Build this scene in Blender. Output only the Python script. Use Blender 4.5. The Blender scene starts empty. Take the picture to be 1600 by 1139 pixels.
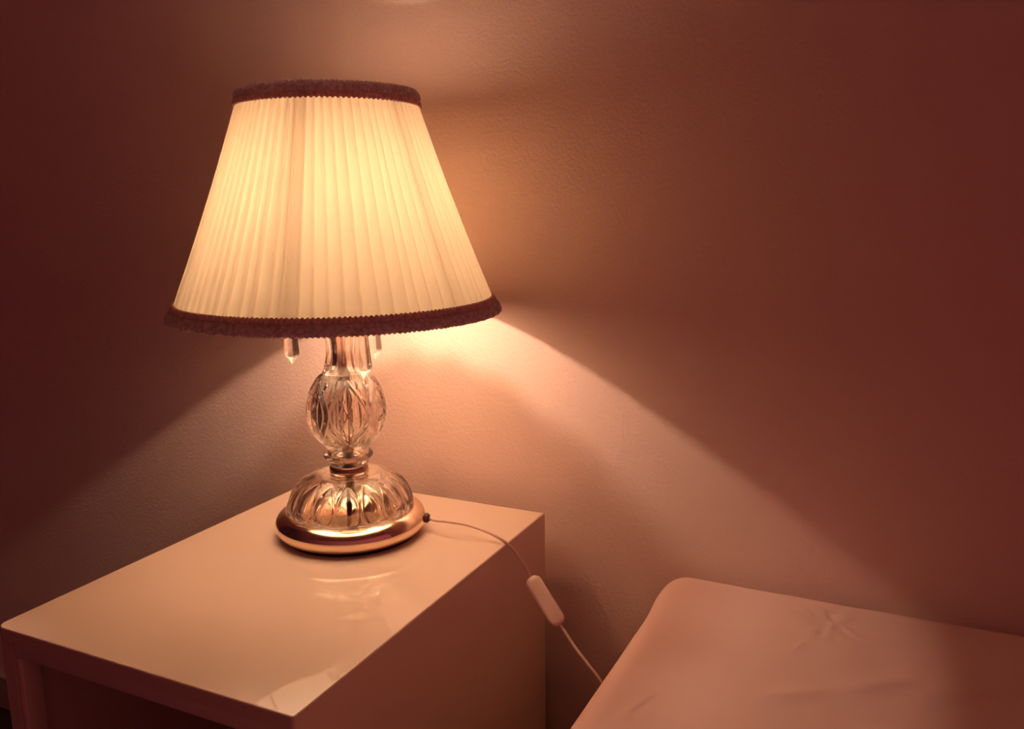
import bpy, bmesh, math, random
from mathutils import Vector, Matrix, noise

random.seed(7)
SC = bpy.context.scene
COL = SC.collection
S = 0.37            # metres per measured unit
H = 0.577           # height of the nightstand top above the floor
PI = math.pi

# ------------------------------------------------------------------ camera
R_ = Vector((0.90156116, 0.43250031, -0.01144401))
U_ = Vector((-0.07091417, 0.17381264, 0.98222215))
F_ = Vector((-0.4268005, 0.88472179, -0.18737312))
cam_d = bpy.data.cameras.new('camera')
cam_d.sensor_fit = 'HORIZONTAL'
cam_d.sensor_width = 36.0
cam_d.lens = 1354.0 * 36.0 / 1600.0
cam_d.clip_start = 0.02
cam = bpy.data.objects.new('camera', cam_d)
COL.objects.link(cam)
m = Matrix.Identity(4)
for i in range(3):
    m[i][0] = R_[i]; m[i][1] = U_[i]; m[i][2] = -F_[i]
m[0][3] = 0.0; m[1][3] = 0.0; m[2][3] = H + S
cam.matrix_world = m
SC.camera = cam

# ------------------------------------------------------------------ world, exposure
w = bpy.data.worlds.new('world')
SC.world = w
w.use_nodes = True
bg = w.node_tree.nodes['Background']
# the rest of the room: dim warm bounce, stronger from the right-hand side
wt = w.node_tree
g_tc = wt.nodes.new('ShaderNodeTexCoord')
g_sep = wt.nodes.new('ShaderNodeSeparateXYZ')
g_map = wt.nodes.new('ShaderNodeMapRange')
g_map.inputs['From Min'].default_value = -0.8
g_map.inputs['From Max'].default_value = 1.0
g_map.inputs['To Min'].default_value = 0.022
g_map.inputs['To Max'].default_value = 0.27
wt.links.new(g_tc.outputs['Generated'], g_sep.inputs[0])
wt.links.new(g_sep.outputs['X'], g_map.inputs['Value'])
wt.links.new(g_map.outputs[0], bg.inputs[1])
bg.inputs[0].default_value = (1.0, 0.20, 0.235, 1)
SC.view_settings.view_transform = 'Standard'
SC.view_settings.look = 'None'
SC.view_settings.gamma = 1.0
SC.view_settings.use_curve_mapping = False
SC.view_settings.exposure = 0.0
SC.cycles.max_bounces = 16
SC.cycles.transmission_bounces = 14
SC.cycles.transparent_max_bounces = 24
SC.cycles.sample_clamp_indirect = 6.0
SC.cycles.blur_glossy = 0.5

# lamp light: colour of the bulb and its power in watts
BULB_COLOR = (1.0, 0.725, 0.49)
BULB_W = 7.4

# ------------------------------------------------------------------ helpers
def P(x, y, z):
    return Vector((x * S, y * S, H + z * S))

def link(name, me, mat=None, parent=None, smooth=True):
    o = bpy.data.objects.new(name, me)
    COL.objects.link(o)
    if mat:
        me.materials.append(mat)
    if smooth:
        for p in me.polygons:
            p.use_smooth = True
    if parent:
        o.parent = parent
    return o

def obj(name, bm, mat=None, parent=None, smooth=True, normals=True):
    if normals:
        bmesh.ops.recalc_face_normals(bm, faces=bm.faces)
    me = bpy.data.meshes.new(name)
    bm.to_mesh(me)
    bm.free()
    return link(name, me, mat, parent, smooth)

def tag(o, label, cat, group=None):
    o['label'] = label
    o['category'] = cat
    if group:
        o['group'] = group
    return o

def thing(name, loc, label, cat, rz=0):
    o = bpy.data.objects.new(name, None)
    o.empty_display_size = 0.05
    COL.objects.link(o)
    o.location = loc
    o.rotation_euler = (0, 0, rz)
    tag(o, label, cat)
    return o

def add_box(bm, x0, x1, y0, y1, z0, z1, bev=0.0, seg=3):
    vs = [bm.verts.new((x, y, z)) for z in (z0, z1) for y in (y0, y1) for x in (x0, x1)]
    fs = [(0, 2, 3, 1), (4, 5, 7, 6), (0, 1, 5, 4), (2, 6, 7, 3), (0, 4, 6, 2), (1, 3, 7, 5)]
    faces = [bm.faces.new([vs[i] for i in f]) for f in fs]
    if bev > 0:
        es = set()
        for f in faces:
            es.update(f.edges)
        bmesh.ops.bevel(bm, geom=list(es), offset=bev, segments=seg, profile=0.5, affect='EDGES')
    return bm

def grid_faces(bm, rows, close_u=True, close_v=False):
    nr = len(rows); nc = len(rows[0])
    for i in range(nr if close_v else nr - 1):
        a = rows[i]; b = rows[(i + 1) % nr]
        for j in range(nc if close_u else nc - 1):
            k = (j + 1) % nc
            bm.faces.new((a[j], a[k], b[k], b[j]))

def catmull(pts, n):
    out = []
    m_ = len(pts)
    for i in range(m_ - 1):
        p0 = pts[max(i - 1, 0)]; p1 = pts[i]; p2 = pts[i + 1]; p3 = pts[min(i + 2, m_ - 1)]
        for k in range(n):
            t = k / n
            out.append(tuple(0.5 * ((2 * b) + (-a + c) * t + (2 * a - 5 * b + 4 * c - d) * t * t +
                                    (-a + 3 * b - 3 * c + d) * t ** 3)
                             for a, b, c, d in zip(p0, p1, p2, p3)))
    out.append(tuple(pts[-1]))
    return out

def lathe(bm, prof, n=96, disp=None, closed=False, cap=False):
    """prof: list of (r, z) in metres; disp(theta, r, z, i) -> radius offset"""
    rows = []
    for i, (r, z) in enumerate(prof):
        row = []
        for j in range(n):
            t = 2 * PI * j / n
            rr = r + (disp(t, r, z, i) if disp else 0)
            row.append(bm.verts.new((rr * math.cos(t), rr * math.sin(t), z)))
        rows.append(row)
    grid_faces(bm, rows, True, closed)
    if cap:
        bm.faces.new(rows[0][::-1]); bm.faces.new(rows[-1])
    return bm

def tube(bm, pts, r, n=10, cap=True):
    pts = [Vector(p) for p in pts]
    rows = []
    up = Vector((0, 0, 1))
    prev = None
    for i, p in enumerate(pts):
        a = pts[max(i - 1, 0)]; b = pts[min(i + 1, len(pts) - 1)]
        d = (b - a).normalized()
        if prev is None:
            x = d.cross(up)
            if x.length < 1e-3:
                x = d.cross(Vector((1, 0, 0)))
            x.normalize()
        else:
            x = (prev - d * prev.dot(d)).normalized()
        prev = x
        y = d.cross(x)
        rr = r(i / (len(pts) - 1)) if callable(r) else r
        rows.append([bm.verts.new(p + x * rr * math.cos(2 * PI * j / n) + y * rr * math.sin(2 * PI * j / n)) for j in range(n)])
    grid_faces(bm, rows, True)
    if cap:
        bm.faces.new(rows[0][::-1]); bm.faces.new(rows[-1])
    return bm

def torus(bm, R, r, z, n=96, m_=10):
    prof = [(R + r * math.cos(2 * PI * k / m_), z + r * math.sin(2 * PI * k / m_)) for k in range(m_)]
    lathe(bm, prof, n, closed=True)
    return bm

# ------------------------------------------------------------------ materials
def mat_new(name):
    mt = bpy.data.materials.new(name)
    mt.use_nodes = True
    nt = mt.node_tree
    for n in list(nt.nodes):
        nt.nodes.remove(n)
    out = nt.nodes.new('ShaderNodeOutputMaterial')
    return mt, nt, out

def N(nt, typ, **kw):
    n = nt.nodes.new(typ)
    for k, v in kw.items():
        if k.startswith('i_'):
            n.inputs[k[2:].replace('_', ' ')].default_value = v
        else:
            setattr(n, k, v)
    return n

def principled(name, color, rough=0.5, metal=0.0, spec=0.5, coat=0.0, coat_rough=0.05, bump=None, var=None):
    """bump: (scale, strength, distance, detail) ; var: (scale, amount)"""
    mt, nt, out = mat_new(name)
    b = N(nt, 'ShaderNodeBsdfPrincipled')
    b.inputs['Base Color'].default_value = (*color, 1)
    b.inputs['Roughness'].default_value = rough
    b.inputs['Metallic'].default_value = metal
    b.inputs['Specular IOR Level'].default_value = spec
    b.inputs['Coat Weight'].default_value = coat
    b.inputs['Coat Roughness'].default_value = coat_rough
    nt.links.new(b.outputs[0], out.inputs[0])
    tc = N(nt, 'ShaderNodeTexCoord')
    if bump:
        no = N(nt, 'ShaderNodeTexNoise')
        no.inputs['Scale'].default_value = bump[0]
        no.inputs['Detail'].default_value = bump[3]
        nt.links.new(tc.outputs['Object'], no.inputs['Vector'])
        bp = N(nt, 'ShaderNodeBump')
        bp.inputs['Strength'].default_value = bump[1]
        bp.inputs['Distance'].default_value = bump[2]
        nt.links.new(no.outputs['Fac'], bp.inputs['Height'])
        nt.links.new(bp.outputs[0], b.inputs['Normal'])
    if var:
        no = N(nt, 'ShaderNodeTexNoise')
        no.inputs['Scale'].default_value = var[0]
        no.inputs['Detail'].default_value = 4
        nt.links.new(tc.outputs['Object'], no.inputs['Vector'])
        mx = N(nt, 'ShaderNodeMix', data_type='RGBA')
        mx.inputs[6].default_value = (*color, 1)
        mx.inputs[7].default_value = (*[c * var[1] for c in color], 1)
        nt.links.new(no.outputs['Fac'], mx.inputs[0])
        nt.links.new(mx.outputs[2], b.inputs['Base Color'])
    return mt

M = {}
M['wall'] = principled('wall_paint', (0.76, 0.52, 0.46), 0.45, spec=0.5, bump=(300, 0.21, 0.003, 2.5), var=(3.0, 0.97))
M['floor'] = principled('dark_floor_wood', (0.03, 0.018, 0.014), 0.5, var=(14, 0.5))
M['skirting'] = principled('skirting_paint', (0.30, 0.20, 0.17), 0.5)
M['lacquer'] = principled('white_lacquer', (0.70, 0.505, 0.41), 0.45, spec=0.25, coat=0.65, coat_rough=0.035,
                          bump=(30, 0.02, 0.002, 2.0))
M['lacquer_front'] = principled('white_lacquer_front', (0.74, 0.55, 0.46), 0.4, spec=0.4, coat=0.3, coat_rough=0.1)
M['sheet'] = principled('cotton_sheet', (0.77, 0.49, 0.44), 0.85, spec=0.15, bump=(900, 0.12, 0.001, 2.0), var=(9, 0.95))
M['mattress'] = principled('mattress_ticking', (0.7, 0.6, 0.52), 0.9, spec=0.1)
M['bed_wood'] = principled('bed_base_wood', (0.25, 0.15, 0.1), 0.6, var=(20, 0.7))
M['gold'] = principled('polished_brass', (0.95, 0.74, 0.56), 0.13, metal=1.0, bump=(60, 0.012, 0.001, 2.0))
M['tube_metal'] = principled('brushed_brass_tube', (0.42, 0.25, 0.20), 0.32, metal=1.0)
M['felt'] = principled('black_felt', (0.012, 0.010, 0.010), 0.95, spec=0.1)
M['dark_plastic'] = principled('brown_strain_relief', (0.10, 0.035, 0.025), 0.4)
M['cord'] = principled('white_cable', (0.74, 0.52, 0.44), 0.45, spec=0.3)
M['switch'] = principled('white_switch_plastic', (0.80, 0.56, 0.48), 0.4, spec=0.4)

def glass(name, color, ior=1.48, rough=0.0, clear=0.0):
    mt, nt, out = mat_new(name)
    g = N(nt, 'ShaderNodeBsdfGlass')
    g.inputs['Color'].default_value = (*color, 1)
    g.inputs['Roughness'].default_value = rough
    g.inputs['IOR'].default_value = ior
    if clear > 0:
        t = N(nt, 'ShaderNodeBsdfTransparent')
        t.inputs['Color'].default_value = (*color, 1)
        mx = N(nt, 'ShaderNodeMixShader')
        mx.inputs[0].default_value = clear
        nt.links.new(g.outputs[0], mx.inputs[1])
        nt.links.new(t.outputs[0], mx.inputs[2])
        nt.links.new(mx.outputs[0], out.inputs[0])
    else:
        nt.links.new(g.outputs[0], out.inputs[0])
    return mt
M['glass'] = glass('moulded_glass', (1.0, 0.975, 0.95), 1.46, 0.0, 0.05)
M['crystal'] = glass('cut_crystal', (1.0, 0.97, 0.94), 1.50, 0.0, 0.28)
M['dish_glass'] = glass('frosted_glass_dish', (0.92, 0.80, 0.68), 1.45, 0.12, 0.56)

def fabric(name, back, front, trans, sheen=0.04, fwd=0.0, gather=None, mottle=None):
    """thin cloth: back = colour of light coming through, front = reflected colour, trans = share let through"""
    mt, nt, out = mat_new(name)
    tc = N(nt, 'ShaderNodeTexCoord')
    no = N(nt, 'ShaderNodeTexNoise')
    no.inputs['Scale'].default_value = 55
    no.inputs['Detail'].default_value = 3
    nt.links.new(tc.outputs['Object'], no.inputs['Vector'])
    ramp = N(nt, 'ShaderNodeMix', data_type='RGBA')
    ramp.inputs[6].default_value = (*[c * 0.92 for c in back], 1)
    ramp.inputs[7].default_value = (*back, 1)
    nt.links.new(no.outputs['Fac'], ramp.inputs[0])
    tr = N(nt, 'ShaderNodeBsdfTranslucent')
    nt.links.new(ramp.outputs[2], tr.inputs[0])
    df = N(nt, 'ShaderNodeBsdfDiffuse')
    df.inputs[0].default_value = (*front, 1)
    if mottle:      # dyed yarn: darker and lighter threads
        n2 = N(nt, 'ShaderNodeTexNoise'); n2.inputs['Scale'].default_value = mottle[0]; n2.inputs['Detail'].default_value = 2
        nt.links.new(tc.outputs['Object'], n2.inputs['Vector'])
        r2 = N(nt, 'ShaderNodeMapRange')
        r2.inputs['From Min'].default_value = 0.38; r2.inputs['From Max'].default_value = 0.62
        nt.links.new(n2.outputs['Fac'], r2.inputs['Value'])
        m2 = N(nt, 'ShaderNodeMix', data_type='RGBA')
        m2.inputs[6].default_value = (*[c * mottle[1] for c in front], 1); m2.inputs[7].default_value = (*front, 1)
        nt.links.new(r2.outputs[0], m2.inputs[0]); nt.links.new(m2.outputs[2], df.inputs[0])
        m3 = N(nt, 'ShaderNodeMix', data_type='RGBA')
        m3.inputs[6].default_value = (*[c * mottle[1] for c in back], 1); m3.inputs[7].default_value = (*back, 1)
        nt.links.new(r2.outputs[0], m3.inputs[0]); nt.links.new(m3.outputs[2], tr.inputs[0])
    gl = N(nt, 'ShaderNodeBsdfGlossy')
    gl.inputs['Color'].default_value = (1.0, 0.93, 0.82, 1)
    gl.inputs['Roughness'].default_value = 0.2
    a = N(nt, 'ShaderNodeMixShader'); a.inputs[0].default_value = 1 - trans
    nt.links.new(tr.outputs[0], a.inputs[1]); nt.links.new(df.outputs[0], a.inputs[2])
    if gather:      # (z low, z high, share at top): the cloth is gathered denser towards the narrow end
        sp_ = N(nt, 'ShaderNodeSeparateXYZ')
        nt.links.new(tc.outputs['Object'], sp_.inputs[0])
        mr = N(nt, 'ShaderNodeMapRange')
        mr.inputs['From Min'].default_value = gather[0]; mr.inputs['From Max'].default_value = gather[1]
        mr.inputs['To Min'].default_value = 1 - trans; mr.inputs['To Max'].default_value = 1 - gather[2]
        nt.links.new(sp_.outputs['Z'], mr.inputs['Value'])
        nt.links.new(mr.outputs[0], a.inputs[0])
    last = a
    if fwd > 0:
        rf = N(nt, 'ShaderNodeBsdfRefraction')
        rf.inputs['Color'].default_value = (*back, 1)
        rf.inputs['IOR'].default_value = 1.25
        rf.inputs['Roughness'].default_value = 0.7
        b = N(nt, 'ShaderNodeMixShader'); b.inputs[0].default_value = fwd
        nt.links.new(last.outputs[0], b.inputs[1]); nt.links.new(rf.outputs[0], b.inputs[2])
        last = b
    c = N(nt, 'ShaderNodeMixShader'); c.inputs[0].default_value = sheen
    nt.links.new(last.outputs[0], c.inputs[1]); nt.links.new(gl.outputs[0], c.inputs[2])
    nt.links.new(c.outputs[0], out.inputs[0])
    return mt
M['shade'] = fabric('pleated_shade_fabric', (0.97, 0.85, 0.70), (0.90, 0.78, 0.66), 0.70, 0.11, 0.0, (0.255, 0.478, 0.24))
M['lining'] = fabric('shade_lining', (0.95, 0.90, 0.78), (0.95, 0.91, 0.85), 0.25, 0.0, 0.02)
M['braid'] = fabric('burgundy_braid', (0.62, 0.50, 0.50), (0.86, 0.66, 0.64), 0.32, 0.0, mottle=(240, 0.68))
M['gimp'] = fabric('burgundy_gimp_loops', (0.76, 0.48, 0.46), (0.84, 0.60, 0.57), 0.38, 0.02, mottle=(260, 0.75))

mt, nt, out = mat_new('clear_bulb_glass')
t = N(nt, 'ShaderNodeBsdfTransparent'); t.inputs[0].default_value = (0.97, 0.95, 0.92, 1)
g = N(nt, 'ShaderNodeBsdfGlossy'); g.inputs['Roughness'].default_value = 0.05
mx = N(nt, 'ShaderNodeMixShader'); mx.inputs[0].default_value = 0.06
nt.links.new(t.outputs[0], mx.inputs[1]); nt.links.new(g.outputs[0], mx.inputs[2]); nt.links.new(mx.outputs[0], out.inputs[0])
M['bulb'] = mt
mt, nt, out = mat_new('glowing_filament')
e = N(nt, 'ShaderNodeEmission'); e.inputs[0].default_value = (*BULB_COLOR, 1); e.inputs[1].default_value = 20
nt.links.new(e.outputs[0], out.inputs[0])
M['filament'] = mt

# ------------------------------------------------------------------ room
WY = 2.5535 * S      # back wall plane
def struct(name, bm, mat):
    o = obj(name, bm, mat, smooth=False)
    o['kind'] = 'structure'
    return o
bm = bmesh.new(); add_box(bm, -2.6, 2.2, WY, WY + 0.12, -0.02, 2.55); struct('wall_back', bm, M['wall'])
bm = bmesh.new(); add_box(bm, -2.6, 2.2, -2.2, WY + 0.12, -0.12, 0.0); struct('floor', bm, M['floor'])
bm = bmesh.new(); add_box(bm, -2.6, 2.2, -2.2, WY + 0.12, 2.5, 2.62); struct('ceiling', bm, M['wall'])
bm = bmesh.new(); add_box(bm, -2.6, 2.2, WY - 0.014, WY - 0.0005, 0.0, 0.07, 0.003, 2); struct('baseboard_back', bm, M['skirting'])

# ------------------------------------------------------------------ nightstand
NX0, NX1, NY0, NY1 = -1.9802 * S, -1.0694 * S, 1.2042 * S, 2.4499 * S
ncx, ncy = (NX0 + NX1) / 2, (NY0 + NY1) / 2
ns = thing('nightstand', (ncx, ncy, 0), 'glossy white lacquered nightstand against the wall carrying the lamp', 'nightstand')
hx, hy = (NX1 - NX0) / 2, (NY1 - NY0) / 2
def rounded_slab(bm, hx, hy, z0, z1, rc_front, rc_back, edge, nseg=8):
    """slab with rounded plan corners and a small rounded top and bottom edge"""
    def outline(off):
        pts = []
        for cx, cy, rc, a0 in ((hx, hy, rc_back, 0), (-hx, hy, rc_back, 90), (-hx, -hy, rc_front[0], 180), (hx, -hy, rc_front[1], 270)):
            sx = 1 if cx > 0 else -1; sy = 1 if cy > 0 else -1
            ox, oy = cx - sx * rc, cy - sy * rc
            for k in range(nseg + 1):
                a = math.radians(a0 + 90 * k / nseg)
                pts.append((ox + (rc - off) * math.cos(a), oy + (rc - off) * math.sin(a)))
        return pts
    rows = []
    K = 5
    rows.append([bm.verts.new((x, y, z0)) for x, y in outline(0)])
    rows.append([bm.verts.new((x, y, z1 - edge - 0.0003)) for x, y in outline(0)])
    up = []
    for k in range(K + 1):
        a = PI / 2 * k / K
        up.append([bm.verts.new((x, y, z1 - edge + edge * math.sin(a))) for x, y in outline(edge * (1 - math.cos(a)))])
    allr = rows + up
    grid_faces(bm, allr, True)
    bm.faces.new(allr[0][::-1]); bm.faces.new(allr[-1])
bm = bmesh.new()
rounded_slab(bm, hx, hy, H - 0.0125, H, (0.010, 0.003), 0.001, 0.0018)
bmesh.ops.recalc_face_normals(bm, faces=bm.faces)
for e_ in bm.edges:
    if len(e_.link_faces) == 2 and e_.calc_face_angle(0) > math.radians(50):
        e_.smooth = False
top = obj('table_top', bm, M['lacquer'], ns)
for f in top.data.polygons:
    f.use_smooth = len(f.vertices) == 4
pt = 0.0145    # side panel thickness
sf = 0.004     # set-back of the carcass behind the top's front edge
for sx in (-1, 1):
    bm = bmesh.new()
    x0, x1 = (-hx, -hx + pt) if sx < 0 else (hx - pt, hx)
    add_box(bm, x0, x1, -hy + sf, hy - 0.0005, 0, H - 0.0125)
    obj('side_panel', bm, M['lacquer'], ns, smooth=False)
bm = bmesh.new(); add_box(bm, -hx + pt, hx - pt, hy - 0.012, hy - 0.002, 0.05, H - 0.0127); obj('back_panel', bm, M['lacquer_front'], ns, smooth=False)
bm = bmesh.new(); add_box(bm, -hx + pt, hx - pt, -hy + 0.02, hy - 0.012, 0.05, 0.064); obj('bottom_shelf', bm, M['lacquer_front'], ns, smooth=False)
bm = bmesh.new(); add_box(bm, -hx + pt, hx - pt, -hy + 0.03, -hy + 0.042, 0.0, 0.05); obj('plinth', bm, M['lacquer_front'], ns, smooth=False)
# face frame around an open compartment, with a shelf half way down
def bar(name, x0, x1, z0, z1, bev=0.0012):
    bm = bmesh.new()
    add_box(bm, x0, x1, -hy + 0.0055, -hy + 0.024, z0, z1, bev, 2)
    return obj(name, bm, M['lacquer_front'], ns)
a0, a1 = -hx + pt + 0.0006, hx - pt - 0.0006
zt_ = H - 0.0165
bar('top_rail', a0, a1, zt_ - 0.0135, zt_)
bar('bottom_rail', a0, a1, 0.066, 0.084)
bar('stile', a0, a0 + 0.0075, 0.0845, zt_ - 0.0140)
bar('stile', a1 - 0.0075, a1, 0.0845, zt_ - 0.0140)
bm = bmesh.new(); add_box(bm, -hx + pt, hx - pt, -hy + 0.03, hy - 0.012, 0.28, 0.294, 0.001, 1)
obj('shelf', bm, M['lacquer_front'], ns, smooth=False)

# ------------------------------------------------------------------ bed
BZ = H - 0.1445 * S          # top of the sheet
bx0 = -0.672 * S; bx1 = bx0 + 0.90
by1 = WY - 0.008; by0 = by1 - 1.95
bed = thing('bed', ((bx0 + bx1) / 2, (by0 + by1) / 2, 0), 'single bed with its head against the wall, right of the nightstand, under a fitted sheet', 'bed')
def rounded_box(bm, x0, x1, y0, y1, z0, z1, R, nx=24, ny=40, na=8, dispf=None, skirt_rows=6, closed_bottom=True):
    cx, cy = (x0 + x1) / 2, (y0 + y1) / 2
    ax, ay = (x1 - x0) / 2 - R, (y1 - y0) / 2 - R
    def params(a, n):
        L = []
        for k in range(na + 1):
            L.append((-a, -PI / 2 * (1 - k / na)))
        for k in range(1, n):
            L.append((-a + 2 * a * k / n, 0))
        for k in range(na + 1):
            L.append((a, PI / 2 * k / na))
        return L
    px, py = params(ax, nx), params(ay, ny)
    rows = []
    for (yy, b) in py:
        row = []
        for (xx, a) in px:
            n = Vector((math.sin(a), math.sin(b), math.cos(a) * math.cos(b)))
            if n.length < 1e-6:
                n = Vector((math.sin(a), math.sin(b), 0))
            n.normalize()
            p = Vector((cx + xx, cy + yy, z1 - R)) + n * R
            if dispf:
                p = p + dispf(p, n)
            row.append(bm.verts.new(p))
        rows.append(row)
    grid_faces(bm, rows, False)
    # skirt
    nr, nc = len(rows), len(rows[0])
    loop = [rows[0][j] for j in range(nc)] + [rows[i][nc - 1] for i in range(1, nr)] + \
           [rows[nr - 1][j] for j in range(nc - 2, -1, -1)] + [rows[i][0] for i in range(nr - 2, 0, -1)]
    prev = loop
    zt = z1 - R
    for k in range(1, skirt_rows + 1):
        f = k / skirt_rows
        cur = []
        for v in loop:
            cur.append(bm.verts.new((v.co.x, v.co.y, zt + (z0 - zt) * f)))
        for j in range(len(loop)):
            q = (j + 1) % len(loop)
            bm.faces.new((prev[j], prev[q], cur[q], cur[j]))
        prev = cur
    if closed_bottom:
        bm.faces.new(prev)

def ox(p): return bed.location
def local(bm, o):
    bmesh.ops.translate(bm, vec=-Vector(o.location), verts=bm.verts)
bm = bmesh.new()
rounded_box(bm, bx0 + 0.006, bx1 - 0.006, by0 + 0.006, by1 - 0.006, 0.335, BZ - 0.006, 0.026, 8, 12, 6, None, 2)
local(bm, bed); obj('mattress', bm, M['mattress'], bed)
bm = bmesh.new(); add_box(bm, bx0 + 0.012, bx1 - 0.012, by0 + 0.012, by1 - 0.012, 0.16, 0.334, 0.006, 3)
local(bm, bed); obj('bed_base', bm, M['bed_wood'], bed)
for sx in (0, 1):
    for sy in (0, 1):
        bm = bmesh.new()
        X = bx0 + 0.06 if sx == 0 else bx1 - 0.06
        Y = by0 + 0.08 if sy == 0 else by1 - 0.08
        lathe(bm, [(0.018, 0.0), (0.020, 0.003), (0.028, 0.16)], 24, cap=True)
        bmesh.ops.translate(bm, vec=(X, Y, 0), verts=bm.verts)
        local(bm, bed); obj('leg', bm, M['bed_wood'], bed)

# creases of the sheet, in bed-top coordinates (unit pairs), half width (m), height (m)
CR = [((-0.3327, 2.3438), (-0.2239, 2.3638), .0022, .0010), ((-0.2368, 2.4429), (-0.1912, 2.4036), .0018, .0013),
      ((-0.1965, 2.4222), (-0.1629, 2.3549), .0020, -.0013), ((-0.1524, 2.3477), (-0.1113, 2.3006), .0022, .0012),
      ((-0.2171, 2.2793), (-0.1664, 2.2908), .0018, -.0010), ((-0.2062, 2.2425), (-0.1674, 2.2379), .0018, .0010),
      ((-0.2546, 2.127), (-0.227, 2.2035), .0020, .0011), ((-0.1731, 2.3583), (-0.1712, 2.2436), .0020, .0012),
      ((-0.5635, 1.6729), (-0.4975, 1.8539), .0016, .0008), ((-0.3246, 2.4614), (-0.2494, 2.4593), .0020, -.0008),
      ((-0.1374, 2.0003), (0.0523, 2.1356), .010, .0017), ((-0.2953, 1.8929), (-0.1374, 2.0003), .009, .0016),
      ((0.0267, 2.0401), (0.2702, 2.1955), .010, .0015), ((-0.10, 1.82), (0.05, 1.90), .008, .0020)]
def seg_d(px, py, a, b):
    ax_, ay_ = a[0] * S, a[1] * S; bx_, by_ = b[0] * S, b[1] * S
    dx, dy = bx_ - ax_, by_ - ay_
    L2 = dx * dx + dy * dy
    t_ = ((px - ax_) * dx + (py - ay_) * dy) / L2
    tc_ = max(0, min(1, t_))
    d = math.hypot(px - ax_ - tc_ * dx, py - ay_ - tc_ * dy)
    return d, math.sin(PI * max(0.0, min(1.0, t_))) if 0 < t_ < 1 else 0
def sheet_disp(p, n):
    h = 0.0016 * noise.noise(Vector((p.x * 6, p.y * 5, 3.1))) + 0.0006 * noise.noise(Vector((p.x * 22, p.y * 17, 1.7)))
    # gathered puckers around the small cluster of wrinkles
    cx_, cy_ = -0.18 * S, 2.33 * S
    dd = math.hypot(p.x - cx_, p.y - cy_)
    an = math.atan2(p.y - cy_, p.x - cx_)
    h += 0.0015 * math.exp(-(dd / 0.045) ** 2) * noise.noise(Vector((math.cos(an) * 4, math.sin(an) * 4, dd * 30)))
    for a, b, wd, hh in CR:
        d, e_ = seg_d(p.x, p.y, a, b)
        if d < wd * 4:
            h += 1.4 * hh * e_ * math.exp(-(d / wd) ** 2)
    v = n * (h * 1.0)
    # the pocket of the fitted corner bulges a little
    k = math.exp(-((p.y - 2.40 * S) / (0.10 * S)) ** 2) * math.exp(-((p.x - bx0) / (0.06 * S)) ** 2)
    v = v + Vector((-0.004 * k, 0, 0.0))
    if n.z < 0.05:
        v = v + Vector((n.x, n.y, 0)) * 0.0015 * noise.noise(Vector((p.x * 9, p.y * 9, p.z * 9)))
    if n.y > 0.3:
        v.y = min(v.y, 0.0)
    return v
bm = bmesh.new()
rounded_box(bm, bx0, bx1, by0, by1, 0.30, BZ, 0.030, 300, 520, 14, sheet_disp, 8, False)
sh = obj('fitted_sheet', bm, M['sheet'])
tag(sh, 'plain fitted sheet with faint wrinkles stretched over the mattress, right of the nightstand', 'sheet')

# ------------------------------------------------------------------ lamp
LX, LY = -1.5495 * S, 2.0630 * S
lamp = thing('table_lamp', (LX, LY, H), 'lit table lamp with pleated fabric shade and moulded glass body on the nightstand', 'lamp')
def U(pts): return [(r * S, z * S) for r, z in pts]

# base: black felt pad + polished ring
bm = bmesh.new(); lathe(bm, U([(0.02, 0.0), (0.198, 0.0), (0.201, 0.004), (0.199, 0.012), (0.02, 0.012)]), 96, closed=True)
obj('felt_pad', bm, M['felt'], lamp)
bm = bmesh.new()
pr = catmull([(0.198, 0.010), (0.213, 0.014), (0.2235, 0.026), (0.2275, 0.042), (0.2235, 0.058), (0.212, 0.071), (0.199, 0.078), (0.190, 0.079), (0.186, 0.073)], 6)
pr += [(0.178, 0.066), (0.020, 0.066), (0.020, 0.010)]
lathe(bm, U(pr), 160, closed=True)
obj('base_ring', bm, M['gold'], lamp)

# dome with leaf-shaped cuts
def smooth(a, b, x):
    t_ = max(0.0, min(1.0, (x - a) / (b - a))); return t_ * t_ * (3 - 2 * t_)
def dome_disp(t, r, z, i):
    zz = z / S
    q = (zz - 0.086) / 0.096
    if q < 0 or q > 1: return 0
    n = 16
    f = (t * n / (2 * PI)) % 1.0 - 0.5
    w_ = 0.47 * math.sin(PI * min(1, max(0, q ** 0.8))) ** 0.55
    e = abs(f) - w_
    d = 0
    if e < 0:                    # scooped leaf, bright ridge at its rim
        u = abs(f) / max(w_, 1e-3)
        d -= 0.0090 * (1 - u * u) * min(1, w_ * 3)
    d += 0.0045 * math.exp(-(e / 0.06) ** 2)
    # fine V between leaves
    g = 0.5 - abs(f)
    d -= 0.0035 * math.exp(-(g / 0.05) ** 2) * math.sin(PI * q)
    return d * S * 0.82
out_p = catmull([(0.187, 0.080), (0.1885, 0.090), (0.186, 0.108), (0.179, 0.130), (0.166, 0.150), (0.146, 0.168), (0.118, 0.184), (0.088, 0.194), (0.058, 0.197)], 12)
inn = catmull([(0.050, 0.183), (0.088, 0.180), (0.112, 0.170), (0.136, 0.155), (0.152, 0.138), (0.164, 0.118), (0.171, 0.100), (0.172, 0.0805)], 6)
no_ = len(out_p)
def dome_d(t, r, z, i):
    return dome_disp(t, r, z, i) if i < no_ else 0
bm = bmesh.new(); lathe(bm, U(out_p + inn), 512, dome_d, closed=True)
obj('glass_dome', bm, M['glass'], lamp)

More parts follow.
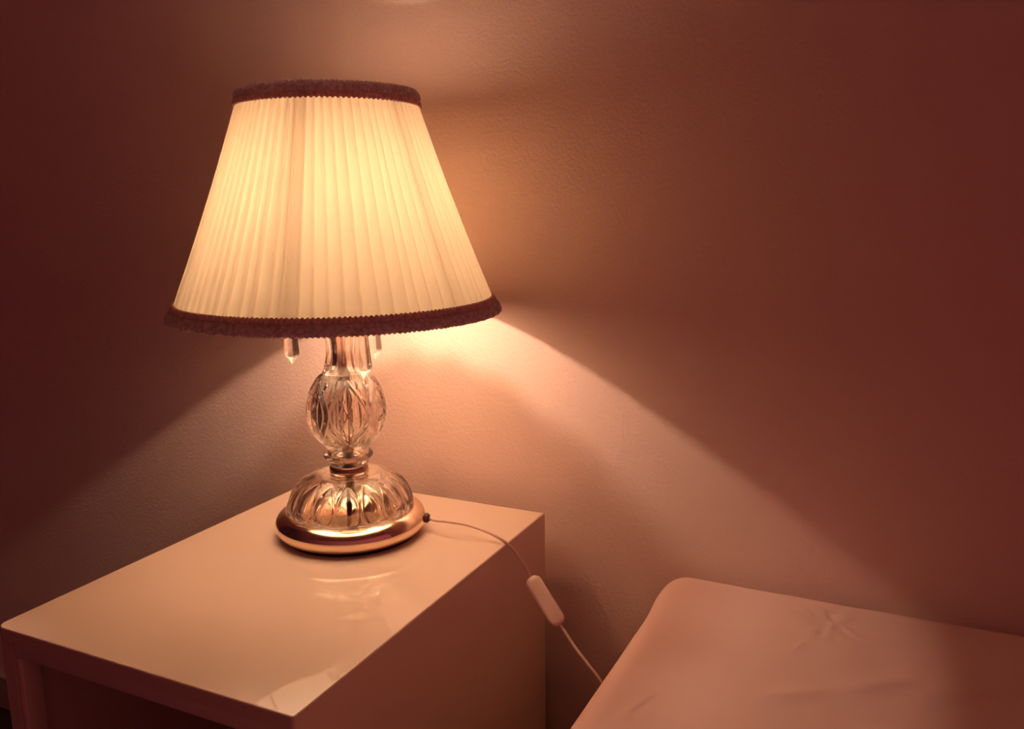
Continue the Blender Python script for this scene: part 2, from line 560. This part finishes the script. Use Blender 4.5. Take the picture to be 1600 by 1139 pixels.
# metal collar on the dome, glass collar and bead disc
bm = bmesh.new(); lathe(bm, U([(0.022, 0.1985), (0.057, 0.1985), (0.0575, 0.201), (0.0575, 0.214), (0.055, 0.2165), (0.022, 0.2165)]), 96, closed=True)
obj('collar', bm, M['tube_metal'], lamp)
bm = bmesh.new()
pr = catmull([(0.051, 0.2170), (0.0585, 0.220), (0.0600, 0.226), (0.0565, 0.231), (0.0575, 0.233), (0.066, 0.236), (0.0735, 0.244), (0.0735, 0.252), (0.066, 0.260), (0.056, 0.264), (0.050, 0.266)], 6)
pr += catmull([(0.038, 0.266), (0.041, 0.262), (0.054, 0.253), (0.057, 0.248), (0.054, 0.243), (0.044, 0.236), (0.040, 0.228), (0.038, 0.217)], 4)
lathe(bm, U(pr), 128, closed=True)
obj('glass_bead', bm, M['glass'], lamp)

# baluster body: flutes inside ogee arches
ZB0, ZB1 = 0.292, 0.492
def body_disp(t, r, z, i):
    zz = z / S
    q = (zz - ZB0) / (ZB1 - ZB0)
    if q < 0 or q > 1: return 0
    n = 6
    f = (t * n / (2 * PI) + 0.35) % 1.0 - 0.5
    env = math.sin(PI * q) ** 0.5
    arch = 0.5 * (1 - abs(2 * q - 1) ** 1.7)
    e = abs(f) - arch
    d = -0.0060 * math.exp(-(e / 0.035) ** 2) * env
    d += 0.0030 * math.exp(-((abs(e) - 0.085) / 0.04) ** 2) * env
    if e < -0.09:
        d += 0.0042 * math.cos(2 * PI * f * 4.0) * smooth(-0.09, -0.17, e) * env
    elif e > 0.09:
        d += 0.0035 * math.cos(2 * PI * (0.5 - abs(f)) * 4) * smooth(0.09, 0.16, e) * env
    # second, inverted loop of lines
    arch2 = 0.5 * (abs(2 * q - 1) ** 1.3)
    e2 = abs(f) - arch2
    d -= 0.0035 * math.exp(-(e2 / 0.03) ** 2) * env * smooth(0.0, 0.25, q)
    return d * S * 1.2
body = catmull([(0.056, 0.267), (0.062, 0.272), (0.069, 0.279), (0.0715, 0.286), (0.0780, 0.290), (0.087, 0.300), (0.102, 0.323), (0.112, 0.352), (0.1155, 0.383), (0.1125, 0.415),
                (0.103, 0.447), (0.090, 0.474), (0.0790, 0.490), (0.0700, 0.4965), (0.0640, 0.500)], 9)
neck = catmull([(0.0640, 0.500), (0.0655, 0.503), (0.0600, 0.511), (0.0530, 0.527), (0.0480, 0.548), (0.0465, 0.572), (0.0500, 0.605), (0.0555, 0.645), (0.0600, 0.690), (0.0620, 0.735), (0.0620, 0.786)], 9)
nb = len(body)
def neck_d(t, r, z, i):
    if i < nb: return body_disp(t, r, z, i)
    if i < nb + len(neck) - 1:
        zz = z / S
        return 0.0045 * S * math.cos(t * 12 + (zz - 0.5) * 4) * smooth(0.505, 0.53, zz)
    return 0
innb = catmull([(0.040, 0.786), (0.040, 0.70), (0.036, 0.62), (0.033, 0.57), (0.035, 0.53), (0.045, 0.508), (0.060, 0.490), (0.082, 0.455), (0.094, 0.415), (0.097, 0.383), (0.092, 0.350), (0.078, 0.318), (0.055, 0.296), (0.030, 0.288)], 6)
innb += [(0.030, 0.267)]
bm = bmesh.new(); lathe(bm, U(body + neck[1:] + innb), 480, neck_d, closed=True)
obj('glass_body', bm, M['glass'], lamp)

# inner tube, socket
bm = bmesh.new(); lathe(bm, U([(0.003, 0.067), (0.0175, 0.067), (0.0175, 0.815), (0.003, 0.815)]), 40, closed=True)
obj('inner_tube', bm, M['tube_metal'], lamp)
bm = bmesh.new(); lathe(bm, U([(0.005, 0.816), (0.030, 0.816), (0.046, 0.822), (0.046, 0.895), (0.040, 0.900), (0.005, 0.900)]), 48, closed=True)
obj('socket', bm, M['tube_metal'], lamp)

# glass drip dish the prisms hang from
dish = catmull([(0.020, 0.789), (0.060, 0.788), (0.110, 0.790), (0.140, 0.796), (0.160, 0.806), (0.166, 0.813)], 8) + \
       catmull([(0.163, 0.817), (0.154, 0.811), (0.135, 0.804), (0.108, 0.799), (0.060, 0.797), (0.020, 0.798)], 8)
bm = bmesh.new(); lathe(bm, U(dish), 192, lambda t, r, z, i: 0.004 * S * math.cos(t * 18) * smooth(0.11 * S, 0.16 * S, r), closed=True)
obj('glass_dish', bm, M['dish_glass'], lamp)

# cut crystal prisms
def prism(parent, ang, rad, tip_z, rot):
    n = 6
    levels = [(0.0000, 0.000), (0.0250, 0.028), (0.0270, 0.036), (0.0165, 0.150), (0.0095, 0.190), (0.0040, 0.202), (0.0, 0.207)]
    bm = bmesh.new()
    rows = []
    for li, (r, dz) in enumerate(levels):
        if r == 0:
            rows.append([bm.verts.new((0, 0, (tip_z + dz) * S))]); continue
        rows.append([bm.verts.new((r * S * math.cos(2 * PI * k / n + rot) * 1.0, r * S * 0.75 * math.sin(2 * PI * k / n + rot), (tip_z + dz) * S)) for k in range(n)])
    for a, b in zip(rows[:-1], rows[1:]):
        for k in range(n):
            q = (k + 1) % n
            if len(a) == 1: bm.faces.new((a[0], b[k], b[q]))
            elif len(b) == 1: bm.faces.new((a[k], b[0], a[q]))
            else: bm.faces.new((a[k], a[q], b[q], b[k]))
    cx, cy = rad * S * math.cos(ang), rad * S * math.sin(ang)
    bmesh.ops.translate(bm, vec=(cx, cy, 0), verts=bm.verts)
    pr_ = obj('crystal_prism', bm, M['crystal'], parent, smooth=False)
    # wire hook through the dish rim
    bm = bmesh.new()
    zt = tip_z + 0.207
    pts = [(cx, cy, (zt - 0.010) * S)] + [(cx * (1 + 0.0), cy, (zt + 0.010) * S), (cx, cy, 0.800 * S)]
    tube(bm, catmull(pts, 5), 0.0006, 8)
    obj('hook', bm, M['tube_metal'], pr_)
ra = math.atan2(0.43250031, 0.90156116)       # direction of picture-right in the room
prism(lamp, ra + PI + 0.06, 0.152, 0.527, 0.2)
prism(lamp, ra - 1.02, 0.152, 0.505, 0.5)
prism(lamp, ra + 1.08, 0.152, 0.512, 0.9)

# bulb
BZC = 0.991 * S
bulb = bmesh.new()
bp_ = catmull([(0.030, 0.901), (0.034, 0.915), (0.046, 0.940), (0.055, 0.975), (0.052, 1.010), (0.038, 1.045), (0.020, 1.070), (0.004, 1.083)], 6)
lathe(bulb, U(bp_), 48)
b_ob = obj('bulb', bulb, M['bulb'], lamp)
bm = bmesh.new()
pts = []
for k in range(61):
    a = 2 * PI * k / 60
    pts.append((0.012 * S * math.cos(a) , 0.012 * S * math.sin(a), BZC + 0.010 * S * math.sin(a * 6)))
tube(bm, pts, 0.0004, 6, cap=False)
obj('filament', bm, M['filament'], b_ob)
ld = bpy.data.lights.new('bulb_light', 'POINT')
ld.color = BULB_COLOR
ld.energy = BULB_W
ld.shadow_soft_size = 0.0058
lo = bpy.data.objects.new('bulb_light', ld)
COL.objects.link(lo); lo.parent = lamp; lo.location = (0, 0, BZC)

# shade
SX, SY = -0.0085 * S, -0.002 * S        # the shade sits very slightly off the stem
RB, ZB = 0.4600, 0.690
RT, ZT = 0.2390, 1.292
frame = bpy.data.objects.new('lamp_shade', None)
frame.empty_display_size = 0.05
COL.objects.link(frame); frame.parent = lamp; frame.location = (SX, SY, 0)

def cone_r(z):
    f = (z - ZB) / (ZT - ZB)
    return RB + (RT - RB) * f - 0.006 * math.sin(PI * f)
NP = 76
edges_ = []
acc = 0
for k in range(NP):
    wv = 1 + random.uniform(-0.22, 0.22)
    edges_.append(acc); acc += wv
edges_ = [e_ / acc * 2 * PI for e_ in edges_] + [2 * PI]
dep = [random.uniform(0.75, 1.2) for _ in range(NP)]
lean = [random.uniform(-0.006, 0.006) for _ in range(NP + 1)]
lean[NP] = lean[0]
NZ = 48
bm = bmesh.new()
rows = []
for i in range(NZ + 1):
    f = i / NZ
    z = ZB + (ZT - ZB) * f
    r0 = cone_r(z)
    row = []
    for k in range(NP):
        ln = lambda kk: lean[kk] * math.sin(PI * f) * 0.9
        a0 = edges_[k] + ln(k); a1 = edges_[k + 1] + ln(k + 1)
        wa = (a1 - a0)
        d = 0.0115 * dep[k] * (0.55 + 0.45 * r0 / RB)
        # wide face rising outward, then a fold tucked back under it
        prof_ = [(0.0, 0.0), (0.12, 0.22), (0.32, 0.42), (0.55, 0.64), (0.78, 0.88), (0.90, 1.0), (0.94, 0.85)]
        for u, h in prof_:
            t_ = a0 + wa * u
            rr = r0 + d * (h - 0.5)
            row.append(bm.verts.new((rr * S * math.cos(t_), rr * S * math.sin(t_), z * S)))
    rows.append(row)
grid_faces(bm, rows, True)
fab = obj('pleated_fabric', bm, M['shade'], frame, smooth=True)
bm = bmesh.new()
lathe(bm, [((cone_r(ZB + 0.012 + (ZT - ZB - 0.024) * k / 16) - 0.016) * S, (ZB + 0.012 + (ZT - ZB - 0.024) * k / 16) * S) for k in range(17)], 160)
obj('lining', bm, M['lining'], frame)

# wire frame inside the shade
bm = bmesh.new(); torus(bm, (RB - 0.0235) * S, 0.0015, (ZB + 0.008) * S, 120, 8); obj('bottom_wire_ring', bm, M['tube_metal'], frame)
bm = bmesh.new(); torus(bm, (RT - 0.0235) * S, 0.0015, (ZT - 0.004) * S, 96, 8); obj('top_wire_ring', bm, M['tube_metal'], frame)
for k in range(6):
    a = ra + math.radians(-90 - 5 + 60 * k)
    pts = [((cone_r(ZB + (ZT - ZB) * f) - 0.0235) * S * math.cos(a), (cone_r(ZB + (ZT - ZB) * f) - 0.0235) * S * math.sin(a), (ZB + 0.008 + (ZT - ZB - 0.012) * f) * S) for f in [j / 10 for j in range(11)]]
    bm = bmesh.new(); tube(bm, pts, 0.0018, 8); obj('frame_rib', bm, M['tube_metal'], frame)
for k in range(3):
    a = ra + math.radians(20 + 120 * k)
    bm = bmesh.new()
    pts = [(0.018 * S * math.cos(a), 0.018 * S * math.sin(a), 1.19 * S), (0.12 * S * math.cos(a), 0.12 * S * math.sin(a), 1.215 * S), ((RT - 0.024) * S * math.cos(a), (RT - 0.024) * S * math.sin(a), (ZT - 0.006) * S)]
    tube(bm, catmull(pts, 6), 0.0012, 8); obj('spider_arm', bm, M['tube_metal'], frame)
bm = bmesh.new(); torus(bm, 0.014 * S, 0.0018, 1.19 * S, 32, 8); obj('spider_ring', bm, M['tube_metal'], frame)
# thin harp holding the spider over the bulb
hp = []
for k in range(41):
    a = PI * k / 40
    hp.append((0.075 * S * math.cos(a) * (1 if 0 < k < 40 else 0.62), 0, (0.905 + 0.285 * math.sin(a) ** 0.6) * S))
bm = bmesh.new(); tube(bm, hp, 0.0009, 8)
bmesh.ops.rotate(bm, cent=(0, 0, 0), matrix=Matrix.Rotation(ra + 1.4, 3, 'Z'), verts=bm.verts)
obj('harp', bm, M['tube_metal'], lamp)

# braided trims with a gimp edge of small loops
def band(name, z0, z1, nloop, bulge, flip, mat, off, scallop, strand, vr=(0.0, 1.0)):
    nu = nloop * 8
    nv = 14
    bm = bmesh.new()
    outer = []; inner = []
    for i in range(nv + 1):
        v = vr[0] + (vr[1] - vr[0]) * i / nv
        orow = []; irow = []
        for j in range(nu):
            t = 2 * PI * j / nu
            ph = 2 * PI * nloop * t / (2 * PI)
            lo_ = scallop[0] * (0.5 - 0.5 * math.cos(ph)); hi_ = scallop[1] * (0.5 - 0.5 * math.cos(ph))
            zz = (z0 - lo_) + ((z1 + hi_) - (z0 - lo_)) * v
            b = bulge * max(0.0, 1 - (2 * v - 1) ** 2) ** 0.5
            if strand == 'braid':
                s1 = math.sin(ph * 0.22 + 2.4 * PI * v); s2 = math.sin(ph * 0.22 - 2.4 * PI * v)
                b += 0.0036 * max(s1, s2, 0) ** 0.7 + 0.0012 * math.sin(ph * 2 + 9 * v)
            else:
                b += 0.0050 * (0.5 - 0.5 * math.cos(ph)) ** 0.7
            r = cone_r(zz) + off + b
            orow.append(bm.verts.new((r * S * math.cos(t), r * S * math.sin(t), zz * S)))
            r2 = cone_r(zz) + off - 0.0022
            irow.append(bm.verts.new((r2 * S * math.cos(t), r2 * S * math.sin(t), zz * S)))
        outer.append(orow); inner.append(irow)
    allr = outer + inner[::-1]
    grid_faces(bm, allr, True, True)
    return obj(name, bm, mat, frame)
tr1 = band('bottom_trim', 0.6785, 0.7085, 222, 0.0085, False, M['braid'], 0.0052, (0.0030, 0.0), 'braid')
tr2 = band('gimp_loops', 0.7085, 0.7205, 222, 0.0025, False, M['gimp'], 0.0050, (0.0, 0.0042), 'loop'); tr2.parent = tr1
tr3 = band('top_trim', 1.2765, 1.3020, 118, 0.0080, False, M['braid'], 0.0052, (0.0, 0.0034), 'braid')
tr4 = band('gimp_loops', 1.2620, 1.2765, 118, 0.0025, False, M['gimp'], 0.0050, (0.0042, 0.0), 'loop'); tr4.parent = tr3

# strain relief where the cord leaves the base
ca = ra + 0.0
cdir = Vector((math.cos(ca), math.sin(ca), 0))
sp = cdir * (0.2262 * S + 0.0016)
bm = bmesh.new()
lathe(bm, [(0.0019, -0.002), (0.0052, -0.002), (0.0057, -0.0006), (0.0057, 0.0016), (0.0042, 0.0030), (0.0040, 0.0040), (0.0019, 0.0040)], 24, closed=True)
rotm = Vector((0, 0, 1)).rotation_difference(cdir).to_matrix()
bmesh.ops.rotate(bm, cent=(0, 0, 0), matrix=rotm, verts=bm.verts)
bmesh.ops.translate(bm, vec=sp + Vector((0, 0, 0.0405 * S)), verts=bm.verts)
obj('strain_relief', bm, M['dark_plastic'], lamp)

# ------------------------------------------------------------------ cord with inline switch
c0 = Vector((LX, LY, H)) + cdir * (0.2262 * S + 0.0040) + Vector((0, 0, 0.0405 * S))
sw0 = P(-0.999, 2.197, -0.116); sw1 = P(-0.904, 2.165, -0.213)
cord = thing('lamp_cord', (c0.x, c0.y, 0), 'thin white electric cord running from the lamp base down beside the nightstand', 'cord')
def lp(v): return Vector(v) - Vector(cord.location)
run1 = [c0, P(-1.300, 2.150, 0.043), P(-1.2586, 2.1511, 0.045), P(-1.1966, 2.1584, 0.042), P(-1.1322, 2.1587, 0.031), P(-1.0840, 2.1600, 0.0145),
        P(-1.0560, 2.1700, -0.012), P(-1.0330, 2.1900, -0.058), P(-1.0080, 2.1975, -0.102), sw0]
run2 = [sw1, P(-0.845, 2.145, -0.2680), P(-0.795, 2.130, -0.3080), P(-0.755, 2.125, -0.350), P(-0.738, 2.13, -0.42), P(-0.735, 2.16, -0.60),
        P(-0.735, 2.22, -0.95), P(-0.74, 2.28, -1.30), P(-0.75, 2.32, -1.48), P(-0.78, 2.36, -1.545), P(-0.83, 2.39, -1.5535), P(-0.90, 2.42, -1.5535)]
for run in (run1, run2):
    bm = bmesh.new()
    tube(bm, [lp(p) for p in catmull([tuple(p) for p in run], 10)], 0.0017, 12)
    obj('cable', bm, M['cord'], cord)
# the switch: a flat rounded housing in two shells, with notched ends and a rocker
ax = (sw1 - sw0); L = ax.length; ax.normalize()
wide = (Vector(R_) - ax * Vector(R_).dot(ax)).normalized()
thick = ax.cross(wide)
def sw_shell(name, w0, w1, t0, t1, l0, l1, mat, parent, taper=0.5):
    bm = bmesh.new()
    secs = []
    n = 18
    for i in range(n + 1):
        f = i / n
        l = l0 + (l1 - l0) * f
        e = min(f, 1 - f) / 0.13
        k = (1 - (1 - min(1, e)) ** 2) ** 0.5 if e < 1 else 1
        k = taper + (1 - taper) * k
        ww0, ww1 = w0 * k, w1 * k
        pts = []
        ns_ = 20
        for j in range(ns_):
            a = 2 * PI * j / ns_
            c_, s_ = math.cos(a), math.sin(a)
            px = math.copysign(abs(c_) ** 0.45, c_); py = math.copysign(abs(s_) ** 0.45, s_)
            x = (ww0 + ww1) / 2 + (ww1 - ww0) / 2 * px
            y = (t0 + t1) / 2 + (t1 - t0) / 2 * py * (0.55 + 0.45 * k)
            pts.append(bm.verts.new(lp(sw0 + ax * l + wide * x + thick * y)))
        secs.append(pts)
    grid_faces(bm, secs, True)
    bm.faces.new(secs[0][::-1]); bm.faces.new(secs[-1])
    return obj(name, bm, mat, parent)
hw = 0.0086
sw = sw_shell('inline_switch', -hw, hw, -0.0045, 0.0045, -0.004, L + 0.003, M['switch'], cord)
sw_shell('seam_ridge', -hw - 0.0005, hw + 0.0005, -0.0006, 0.0006, -0.0042, L + 0.0032, M['switch'], sw)
sw_shell('rocker', -0.0035, 0.0035, -0.0064, -0.0040, L * 0.36, L * 0.64, M['switch'], sw, 0.6)
